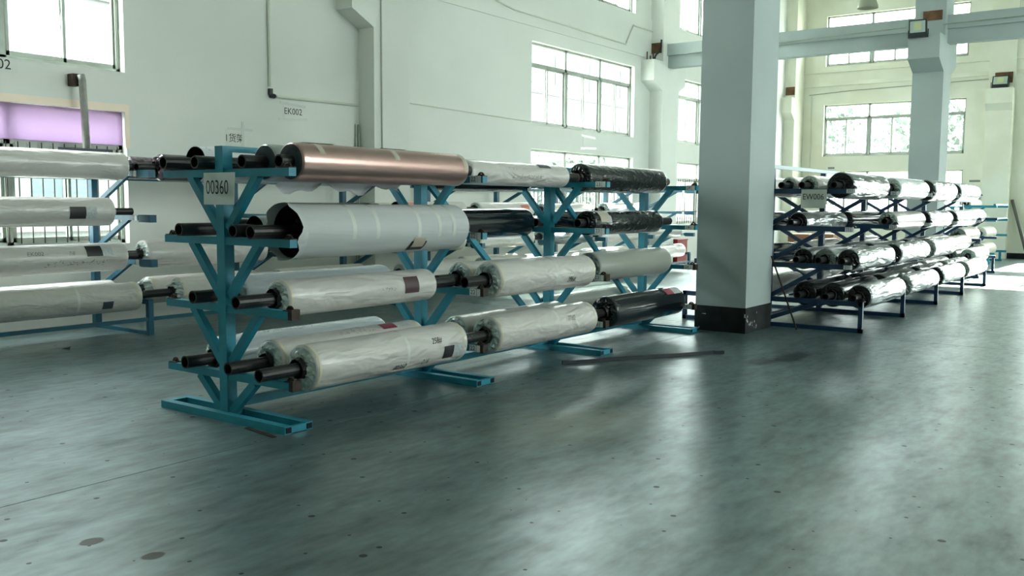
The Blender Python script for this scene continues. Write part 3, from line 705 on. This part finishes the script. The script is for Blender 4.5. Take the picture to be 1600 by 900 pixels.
roll('cool white film roll behind the crinkled black roll', 8.2, 9.7, 5.55, T4, .115, 'bluewhite', 'clear', group=GA, core=(7.9, 10.05))

# window-wall rack
S1, S2, S3, S4 = LTIER
q = roll('long white film roll on the top tier under the galvanised pipe', 4.2, 5.86, 9.62, S4, .15, 'white', 'clear', group=GL, core=(3.95, 6.05))
q = roll('white film roll with black label on third tier before the barred window', 4.15, 5.70, 9.66, S3, .155, 'white', 'clear', group=GL, core=(3.95, 6.05), core_r=.04)
patch(q, 5.18, 5.36, -28, 20, 'labelblack', 'label'); patch(q, 5.36, 5.48, -28, 20, 'labelwhite', 'label')
q = roll('white film roll lettered EK002 with black label on second tier', 4.15, 5.80, 9.60, S2, .155, 'white', 'clear', group=GL, core=(3.95, 6.05), core_r=.04)
patch(q, 5.32, 5.50, 8, 55, 'labelblack', 'label'); patch(q, 5.5, 5.62, 8, 52, 'labelwhite', 'label')
writing(q, 'EK002', .06, 4.78, 25, 'inkfaint', .1, 1.1); writing(q, '7/8', .06, 5.16, 22, 'inkfaint'); scribble(q, 4.85, 5.55, -18, .05, 'ink', 9, 44)
q = roll('white film roll with dark label on lowest tier by the rack leg, outermost', 4.2, 5.87, 9.46, S1, .158, 'white', 'clear', tapes=YT(4.2, 5.87), group=GL, core=(3.95, 6.25), core_r=.04)
patch(q, 5.40, 5.52, -40, -8, 'labelblue', 'label')
q = roll('white film roll with scrawl lying behind the outermost lowest-tier roll', 4.2, 5.85, 9.90, S1, .158, 'white', 'clear', group=GL, core=(3.95, 6.2), core_r=.04)
scribble(q, 4.9, 5.5, 70, .05, 'inkfaint', 8, 46)
roll('black film roll with crumpled lilac end on the top tier', 6.28, 7.85, 9.55, S4, .155, 'black', 'pinkclear', group=GL, core=(5.98, 8.05), crumple=.05)
roll('pinkish crumpled plastic roll on the top tier beside the black roll', 6.10, 7.8, 9.92, S4, .13, 'pinkclear', 'pinkclear', group=GL, core=(5.95, 8.05), crumple=.05)
roll('white film roll on the second tier behind the teal post', 6.15, 7.85, 9.75, S2, .16, 'white', 'clear', group=GL, core=(5.95, 8.05))
roll('white film roll with yellowed crumpled end on lowest tier, second bay, outermost', 6.42, 7.85, 9.50, S1, .16, 'white', 'clear', tapes=YT(6.42, 7.85), group=GL, core=(5.98, 8.05), crumple=.06)
roll('white film roll with yellowed crumpled end on lowest tier, second bay, inner', 6.30, 7.85, 9.92, S1, .16, 'white', 'clear', tapes=YT(6.3, 7.85), group=GL, core=(5.98, 8.05), crumple=.06)
roll('slim black film roll on third tier of the window-wall rack', 8.08, 9.85, 9.6, S3, .11, 'black', 'blackend', group=GL, core=(7.9, 10.05))
for bay, (a, c) in enumerate(zip(LFX[2:], LFX[3:])):
    w = ['third', 'fourth', 'fifth', 'sixth', 'seventh', 'eighth'][bay]
    roll(f'white film roll, lowest tier, outer slot, {w} bay of the window-wall rack', a+.3, c-.12, 9.52, S1, .155, 'white', 'clear', group=GL)
    if bay % 2 == 0: roll(f'white film roll, lowest tier, inner slot, {w} bay of the window-wall rack', a+.3, c-.12, 9.93, S1, .15, 'cream', 'clear', group=GL)
    roll(f'{["white", "grey", "white", "silver", "white", "grey"][bay]} film roll on second tier, {w} bay of the window-wall rack', a+.25, c-.12, 9.62, S2, .15, ['white', 'white', 'white', 'foil', 'white', 'grey'][bay], 'clear' if bay != 1 else 'blackend', group=GL)
q = roll('white film roll with salmon inner sheet on third tier of window-wall rack', 10.25, 11.78, 9.6, S3, .13, 'white', 'blackend', group=GL, hollow=.1, core_r=.05)
patch(q, 10.26, 10.62, 15, 60, 'pinkinner', 'label', .004)
q = roll('white film roll with small salmon patch on third tier of window-wall rack', 12.15, 13.72, 9.6, S3, .13, 'white', 'clear', group=GL, core_r=.05)
patch(q, 13.3, 13.55, 0, 40, 'pinkinner', 'label', .004)
roll('pale film roll with dark end on third tier, inner slot, window-wall rack', 10.1, 11.8, 9.95, S3, .11, 'cream', 'blackend', group=GL)
roll('shiny silver film roll on the third tier before the far low window', 16.12, 17.75, 9.5, S3, .14, 'foil', 'clear', group=GL)
roll('white film roll on the third tier, sixth bay, window-wall rack', 14.1, 15.7, 9.6, S3, .12, 'white', 'clear', group=GL)

# navy rack
E1, E2, E3, E4 = ETIER
tn = {0: 'lowest', 1: 'second', 2: 'third', 3: 'top'}; bn = ['first', 'second', 'third', 'fourth']; sn = ['outermost', 'second', 'third', 'fourth', 'fifth', 'far']
def erow(t, bay, items):
    a, c = EFX[bay], EFX[bay+1]
    for k, it in enumerate(items):
        if it is None: continue
        y, r, body, end, look = it[:5]; d0 = it[5] if len(it) > 5 else .22
        roll(f'{look}, {tn[t]} tier, {sn[k]} slot, {bn[bay]} bay of EW006 rack', a+d0, c-.13, y, ETIER[t], r, body, end, group=GE, core_r=.04, core=(a-.05, c+.1), crumple=.012, core_m='pipe')
FK, FG, BL, WH, GR = ('foil', 'blackend', 'silver foil roll with black end'), ('foil', 'greyend', 'silver foil roll with grey end'), ('black', 'blackend', 'glossy black film roll'), ('white', 'paleend', 'white film roll with pale end'), ('grey', 'greyend', 'grey film roll')
erow(0, 0, [(3.145, .148, *FK), (3.47, .15, 'black', 'blackend', 'black and silver film roll'), (3.81, .15, *BL), None, (4.50, .15, *WH), (4.9, .15, 'cream', 'paleend', 'ivory film roll')])
erow(1, 0, [(3.29, .14, *FK), (3.57, .135, *FG), (3.84, .132, 'foil', 'blackend', 'foil roll with black end'), None, (4.6, .14, *BL)])
erow(2, 0, [None, (3.92, .125, *FK), None, None, (4.75, .13, *BL)])
erow(3, 0, [(3.42, .165, *FK), (3.80, .125, *WH), (4.05, .11, *WH), (4.60, .13, *WH), (5.02, .13, *WH)])
erow(0, 1, [(3.145, .148, *FG), (3.45, .145, *FK), (3.78, .14, *BL), (4.55, .15, *WH)])
erow(1, 1, [(3.29, .145, *FK), (3.60, .145, *FK), (3.9, .14, *FG), (4.6, .14, *WH)])
erow(2, 1, [(3.36, .13, 'grey', 'paleend', 'grey film roll with pale end'), (3.95, .13, *BL), None, (4.7, .13, *BL)])
erow(3, 1, [(3.34, .145, 'bluewhite', 'paleend', 'cool white film roll'), (3.75, .12, *WH), (4.7, .13, *WH)])
erow(0, 2, [(3.145, .148, *FK), (3.45, .145, *FK), (3.78, .14, *FG)])
erow(1, 2, [(3.29, .15, *FG), (3.62, .145, *FK), (4.5, .14, *WH)])
erow(2, 2, [(3.36, .135, *FK), (3.72, .13, *BL), (4.6, .13, *WH)])
erow(3, 2, [(3.34, .165, 'foil', 'blackend', 'silver foil roll with broad black end'), (3.8, .13, *WH), (4.6, .13, *WH)])
erow(0, 3, [(3.145, .15, *FG), (3.45, .145, *FG), (3.78, .14, *WH)])
erow(1, 3, [(3.42, .13, 'cream', 'greyend', 'ivory film roll'), (3.8, .13, *WH)])
erow(2, 3, [(3.36, .145, 'bluewhite', 'blackend', 'cool white film roll with black end'), (3.75, .13, *WH)])
erow(3, 3, [(3.34, .165, 'bluewhite', 'blackend', 'pale film roll with broad black end'), (3.8, .13, *WH)])
for t, y, r, body, end, lab in ((1, 3.98, .175, 'cream', 'greyend', 'large ivory film roll on second tier'), (1, 4.42, .15, 'cream', 'paleend', 'inner ivory film roll on second tier'), (0, 3.76, .16, 'cream', 'paleend', 'ivory film roll on lowest tier'),
                                (0, 4.11, .15, 'grey', 'greyend', 'grey film roll on lowest tier'), (2, 3.86, .15, 'bluewhite', 'blackend', 'cool white film roll on third tier'), (2, 4.45, .14, 'white', 'paleend', 'white film roll on third tier')):
    roll(f'{lab} of the short rack past the corbelled column', DFX[0]+.2, DFX[1]-.12, y, DTIER[t], r, body, end, group=GD, core=(DFX[0]-.02, DFX[1]+.1), core_r=.04)
# end-wall rack
for t, y, r, look in ((1, 4.46, .17, 'ivory film roll on the second tier'), (0, 4.46, .185, 'ivory film roll on the lowest tier'), (2, 4.70, .15, 'grey film roll on the third tier'), (1, 4.85, .16, 'inner ivory film roll on the second tier'), (0, 4.85, .17, 'inner ivory film roll on the lowest tier'), (3, 4.82, .12, 'inner ivory film roll on the top tier')):
    roll(f'{look} of the small end-wall rack', BFX[0]+.25, BFX[1]-.05, y, BTIER[t], r, 'grey' if t == 2 else 'cream', 'cream', group=GB, core=(BFX[0]-.02, BFX[1]+.1))

# ------------------------------------------------------------------ signs and papers
def curl_paper(name, label, x, y0, y1, z0, z1, m, cat='sign', bulge=.02):
    b = MB(); nx, nz = 8, 6
    for i in range(nx+1):
        for j in range(nz+1):
            u, v = i/nx, j/nz
            b.v.append((x - bulge*math.sin(u*math.pi)*(1-v) - .012*(1-v)*math.cos(u*5), y0+(y1-y0)*u, z0+(z1-z0)*v))
    for i in range(nx):
        for j in range(nz): b.f.append((i*(nz+1)+j, i*(nz+1)+j+1, (i+1)*(nz+1)+j+1, (i+1)*(nz+1)+j))
    o = b.build(name, m, None, True, origin=(x, (y0+y1)/2, z0)); return tag(o, label, cat)
s = curl_paper('paper_sign', 'white paper sign reading 00360 on the teal rack post', 3.925, 5.122, 5.462, 1.477, 1.692, 'paper')
flat_text('lettering', '00360', .135, (3.884, 5.262, 1.588), (0, -1, 0), (0, 0, 1), 'ink', s, .72)
s = curl_paper('paper_sign', 'shaded paper sign reading EW006 on the navy rack', 11.185, 3.505, 3.812, 1.467, 1.692, 'paper_shaded', bulge=.004)
flat_text('lettering', 'EW006', .10, (11.168, 3.662, 1.60), (0, -1, 0), (0, 0, 1), 'ink', s, .85)
def wall_note(label, text, xc, zc, w, h, size, m='wallpaper_note', tape=0):
    o = tag(MB().box(xc-w/2, xc+w/2, WY-.004, WY-.001, zc-h/2, zc+h/2).build('wall_notice', m, None, origin=(xc, WY-.003, zc-h/2)), label, 'notice')
    if text: flat_text('lettering', text, size, (xc, WY-.006, zc), (1, 0, 0), (0, 0, 1), 'ink', o)
    if tape:
        for dz, ww, tl in ((h/2, w*1.35, .02), (-h/2, w*1.5, -.02)):
            MB().bar((xc-ww/2, WY-.007, zc+dz+tl/2), (xc+ww/2, WY-.007, zc+dz-tl), .003, .035).build('tape_strip', 'tapeclear', o)
    return o
wall_note('taped wall notice reading EK002 below the corner conduit', 'EK002', 9.26, 2.81, .36, .22, .13, 'wall', 1)
s = wall_note('taped wall notice with Chinese characters above the teal rack post', '1货架', 8.21, 2.36, .30, .26, .13, 'wall', 0)
MB().box(8.335, 8.375, WY-.008, WY-.004, 2.16, 2.60).build('tape_strip', 'tapeclear', s); MB().box(8.10, 8.52, WY-.009, WY-.005, 2.475, 2.51).build('tape_strip', 'tapeclear', s)
wall_note('white notice on the window wall between middle and low windows', '', 17.55, 2.83, .42, .26, .1, 'wallpaper_note', 1)
wall_note('black lettering ending in 02 on the wall above the lilac sheet', 'EK002', 5.02, 2.99, .56, .16, .155, 'wall', 0)
def back_note(label, yc, zc, w, h, m='wallpaper_note'):
    o = tag(MB().box(BX-.006, BX-.002, yc-w/2, yc+w/2, zc-h/2, zc+h/2).build('wall_notice', m, None, origin=(BX-.004, yc, zc-h/2)), label, 'notice')
    MB().box(BX-.008, BX-.006, yc-w*.35, yc+w*.35, zc-.03, zc+.03).build('printed_line', 'inkfaint', o)
back_note('small faded notice on the end wall over the low window', 9.42, 2.70, .3, .10)
back_note('faded notice on the end wall above the small teal rack', 5.2, 2.25, .42, .14, 'wall_warm')
back_note('lilac tinted notice on end wall beside small teal rack', 4.80, 1.36, .44, .24)

# ------------------------------------------------------------------ wall fittings
def conduit(label, pts, r=.014, m='conduit'):
    b = MB()
    for p, q in zip(pts, pts[1:]): b.tube([p, q], r, 8)
    return tag(b.build('conduit', m, None, origin=pts[0]), label, 'conduit')
c = conduit('pale conduit dropping down the wall beside the EK002 notice', [(8.80, WY-.02, CZ-.1), (8.83, WY-.02, 3.135)], .022)
c = conduit('pale conduit running level from black elbow to the pilaster', [(8.935, WY-.02, 3.0), (10.58, WY-.02, 3.02)], .022)
e = MB().tube([(8.83, WY-.03, 3.10), (8.83, WY-.03, 3.03), (8.84, WY-.03, 3.005), (8.90, WY-.03, 3.0)], .034, 8); tag(e.build('conduit_elbow', 'lampbody', None, origin=(8.83, WY-.03, 3.03)), 'black conduit elbow above the EK002 notice', 'elbow')
conduit('thin vertical conduit on the face of the corbelled pilaster', [(10.755, 10.365, 4.9), (10.765, 10.365, 2.2)], .014)
conduit('thin conduit along the wall between pilaster and wide window', [(11.43, WY-.015, 3.17), (15.36, WY-.015, 3.12)], .012)
conduit('conduit along the upper wall with a cranked bend', [(11.42, WY-.05, 5.6), (14.69, WY-.05, 5.19), (19.06, WY-.05, 5.15), (19.40, WY-.05, 5.62), (20.40, WY-.05, 5.63), (21.4, WY-.05, 5.72)], .018)
conduit('thin cable sagging along the end wall over the windows', [(BX-.03, 10.2, 5.05), (BX-.03, 8.9, 5.12), (BX-.03, 4.95, 5.20)], .012, 'alu')
conduit('thin vertical conduit on the end wall by the far corner', [(BX-.03, 10.12, 5.0), (BX-.03, 10.12, 1.8)], .014)
conduit('cable slung along the crossbeam towards the floodlight', [(20.54, 9.8, 5.07), (20.54, 7.5, 5.10), (20.38, 4.9, 5.13)], .014, 'alu')
conduit('cable slung along the crossbeam beyond the floodlight', [(20.38, 4.2, 5.12), (20.54, 3.2, 5.16), (20.54, -2, 5.2)], .014, 'alu')
# galvanised pipe and plate in front of the lilac sheet
p = empty('drain_pipe', (6.03, 10.55, 1.9), 'galvanised pipe hanging before the lilac plastic sheet', 'pipe')
MB().tube([(5.95, 10.57, 2.96), (5.96, 10.56, 2.90), (5.98, 10.54, 2.0)], .042, 12).build('pipe_run', 'concrete_pipe', p, True)
MB().box(5.87, 5.96, 10.60, WY-.001, 2.83, 2.97).build('wall_bracket', 'rust', p)
pl = tag(MB().box(5.58, 6.24, 10.435, 10.455, 2.015, 2.10).build('mounting_plate', 'darkplate', None, origin=(6, 10.5, 1.9)), 'dark blue steel plate with two holes under the galvanised pipe', 'plate')
for x in (5.65, 6.17): MB().tube([(x, 10.436, 2.055), (x, 10.430, 2.055)], .018, 10).build('bolt_hole', 'tagwhite', pl)
# lilac sheet over the low window's upper panes
b = MB(); nx, nz = 40, 10; rg = random.Random(5)
for i in range(nx+1):
    for j in range(nz+1):
        u, v = i/nx, j/nz; x = 2.4+4.18*u
        b.v.append((x, WY+.055+.012*math.sin(u*37+v*3)*(v) + .010*math.sin(u*71-v*5)*v, 2.18+.405*v))
for i in range(nx):
    for j in range(nz): b.f.append((i*(nz+1)+j, i*(nz+1)+j+1, (i+1)*(nz+1)+j+1, (i+1)*(nz+1)+j))
s = tag(b.build('plastic_sheet', 'pinkfilm', None, True, origin=(4.5, WY+.05, 2.2)), 'lilac translucent plastic sheet taped over the upper panes', 'plastic sheet')
MB().box(2.3, 6.64, WY-.004, WY-.001, 2.59, 2.68).build('tape_edge', 'tapepink', s)
MB().box(6.585, 6.64, WY-.005, WY-.002, 2.15, 2.66).build('tape_edge', 'tapepink', s)
# rust plates, bolts
for (x, y, z, lab) in ((20.395, 4.41, 5.32, 'rusty brown plate on the column above the floodlight'),):
    tag(MB().box(x-.02, x, y-.18, y+.18, z-.10, z+.09).build('rust_plate', 'rustplate', None, origin=(x, y, z)), lab, 'plate')
tag(MB().box(20.33, 20.36, 10.42, 10.68, 5.10, 5.34).build('rust_plate', 'rustplate', None, origin=(20.35, 10.55, 5.1)), 'rusty brown plate on the wall pilaster above its bolts', 'plate')
tag(MB().box(29.52, 29.55, 10.40, 10.68, 5.0, 5.25).build('rust_plate', 'rustplate', None, origin=(29.53, 10.5, 5.0)), 'rusty brown plate on the far corner pilaster', 'plate')
tag(MB().box(BX-.16, BX-.12, 4.32, 4.78, 5.05, 5.35).build('rust_plate', 'rustplate', None, origin=(BX-.13, 4.55, 5.05)), 'rusty brown plate above the small lamp on end wall', 'plate')
for k, (x, y) in enumerate(((19.98, 10.45), (20.0, 10.62), (20.22, 10.52), (20.25, 10.66))):
    tag(MB().tube([(x, y, 4.9), (x, y, 5.04 if k != 1 else 5.10)], .014, 8).build('anchor_bolt', 'rust', None, origin=(x, y, 4.9)), 'black anchor bolt sticking up from the pilaster corbel', 'bolt', 'anchor bolts on the corbel')
cb = MB().tube([(20.10, 10.50, 4.92), (20.16, 10.46, 5.04), (20.28, 10.44, 5.12), (20.30, 10.41, 5.24), (20.29, 10.40, 5.40)], .022, 8)
tag(cb.build('cable_tangle', 'lampbody', None, origin=(20.1, 10.5, 4.92)), 'black cable running up from the corbel to the rusty plate', 'cable')
# floodlights
def floodlight(x, y, z, w, h, tilt, lab):
    o = empty('floodlight', (x, y, z), lab, 'floodlight', 'floodlights on the corbels')
    t = math.tan(tilt)
    P = lambda a, b_, c: (x+a+c*t, y+b_, z+c)
    b = MB()
    def slab(a0, a1, b0, b1, c0, c1, m, n):
        q_ = [P(a, b_, c) for c in (c0, c1) for (a, b_) in ((a0, b0), (a1, b0), (a1, b1), (a0, b1))]
        MB().add(q_, [(0, 3, 2, 1), (4, 5, 6, 7), (0, 1, 5, 4), (1, 2, 6, 5), (2, 3, 7, 6), (3, 0, 4, 7)]).build(n, m, o)
    slab(0, .07, -w/2, w/2, .02, h, 'lampbody', 'housing')
    slab(-.006, 0, -w*.43, w*.43, h*.32, h*.93, 'lampglass', 'lens')
    slab(-.012, -.006, -w*.20, w*.20, h*.45, h*.85, 'lampled', 'led_panel')
    MB().bar((x+.05, y-w*.55, z+.02), (x+.05, y-w*.55, z+h*.5), .015, .03).build('bracket', 'lampbody', o)
    MB().bar((x+.05, y+w*.55, z+.02), (x+.05, y+w*.55, z+h*.5), .015, .03).build('bracket', 'lampbody', o)
M['lampglass'] = mat('lamp_lens_glass', (.42, .50, .46), .12, coat=.5)
M['lampled'] = mat('yellow_green_led_panel', (.50, .56, .30), .3)
floodlight(19.855, 4.56, 4.80, .33, .36, -.12, 'black floodlight on the corbel of the column behind the navy rack')
floodlight(BX-.48, 4.60, 4.87, .42, .36, .35, 'small black floodlight on the end-wall pilaster corbel')
# high-bay lamp
o = empty('pendant_lamp', (21.5, 6.0, 5.8), 'grey bell-shaped high-bay lamp hanging above the crossbeam', 'lamp')
prof = [(.06, 6.21), (.09, 6.14), (.12, 6.07), (.18, 5.98), (.215, 5.88), (.22, 5.83)]
b = MB(); n = 24
for r_, z_ in prof:
    for j in range(n): b.v.append((21.5+r_*math.cos(2*math.pi*j/n), 6.0+r_*math.sin(2*math.pi*j/n), z_))
for i in range(len(prof)-1):
    for j in range(n): b.f.append((i*n+j, i*n+(j+1) % n, (i+1)*n+(j+1) % n, (i+1)*n+j))
b.build('lamp_shade', 'lampshade', o, True)
MB().tube([(21.5, 6.0, 6.2), (21.5, 6.0, 6.45)], .07, 12).build('lamp_housing', 'lampbody', o, True)
MB().tube([(21.5, 6.0, 6.45), (21.5, 6.0, CZ)], .012, 6).build('hanging_rod', 'alu', o)

# ------------------------------------------------------------------ loose things
b = MB().bar((7.225, 4.66, .02), (8.70, 3.79, .02), .035, .035); b.bar((8.67, 3.80, .02), (8.76, 3.72, .02), .03, .03)
tag(b.build('steel_bar', 'lampbody', None, origin=(8, 4.2, 0)), 'long dark steel bar lying on the floor beside the column', 'bar')
tag(MB().bar((3.868, 4.98, .004), (3.815, 4.635, .004), .03, .006).build('steel_strip', 'rust', None, origin=(3.76, 4.9, 0)), 'thin flat steel strip on the floor at the teal rack foot', 'strip')
tag(MB().bar((11.05, 3.765, .0), (11.05, 4.108, .88), .016, .016).build('leaning_stick', 'rust', None, origin=(11.06, 3.77, 0)), 'thin dark stick leaning between the column and navy rack', 'stick')
tag(MB().tube([(BX-.35, 3.66, 0), (BX-.06, 4.18, 1.70)], .04, 10).build('leaning_pole', 'woodpole', None, origin=(BX-.35, 3.66, 0)), 'brown grey pole leaning against the end wall', 'pole')
for k, x in enumerate((10.52, 10.57)):
    tag(MB().tube([(x-.10, 10.60, 0), (x, WY-.02, 2.72)], .018, 8).build('leaning_pole', 'alu', None, origin=(x, 10.6, 0)), 'thin grey pole leaning in the corner of the corbelled pilaster', 'pole', 'thin poles in the pilaster corner')
rb = empty('fire_box', (21.45, 10.5, 0), 'red steel fire equipment box on a stand by the window wall', 'box')
MB().box(21.2, 21.75, 10.30, 10.62, .05, .60).build('cabinet', 'redbox', rb)
MB().box(21.18, 21.77, 10.285, 10.64, .60, .63).build('lid', 'redbox', rb)
MB().box(21.19, 21.2, 10.34, 10.58, .10, .55).build('door', 'redbox', rb)
MB().box(21.182, 21.19, 10.36, 10.40, .30, .36).build('latch', 'alu', rb)
MB().box(21.22, 21.73, 10.32, 10.60, 0, .05).build('plinth', 'hole', rb)
for (x, y, w, d, z, h, lab) in ((24, 7.5, .6, .55, .0, .78, 'brown cardboard box standing beside a taller blue post'), (24.1, 8.15, .6, .55, .0, .76, 'brown cardboard box with open flap behind the navy rack')):
    o = empty('cardboard_box', (x, y, z), lab, 'box', 'cardboard boxes behind the navy rack')
    MB().box(x-w/2, x+w/2, y-d/2, y+d/2, z, z+h).build('carton', 'cardboard', o)
    MB().bar((x-w/2-.001, y, z+h+.001), (x+w/2+.001, y, z+h+.001), .05, .003).build('tape_strip', 'tapepale', o)
    MB().box(x-w/2-.006, x-w/2+.001, y-d/2, y+d/2, z+h-.13, z+h).build('flap', 'cardboard', o)
# leaf-like scrap on the floor
tag(MB().add([(4.86, 9.02, .001), (4.90, 9.07, .025), (4.84, 9.14, .004), (4.82, 9.08, .012)], [(0, 1, 2, 3)]).build('plastic_scrap', 'pipe', None, origin=(4.86, 9.05, 0)), 'curled dark scrap lying on the floor before the window-wall rack', 'scrap')
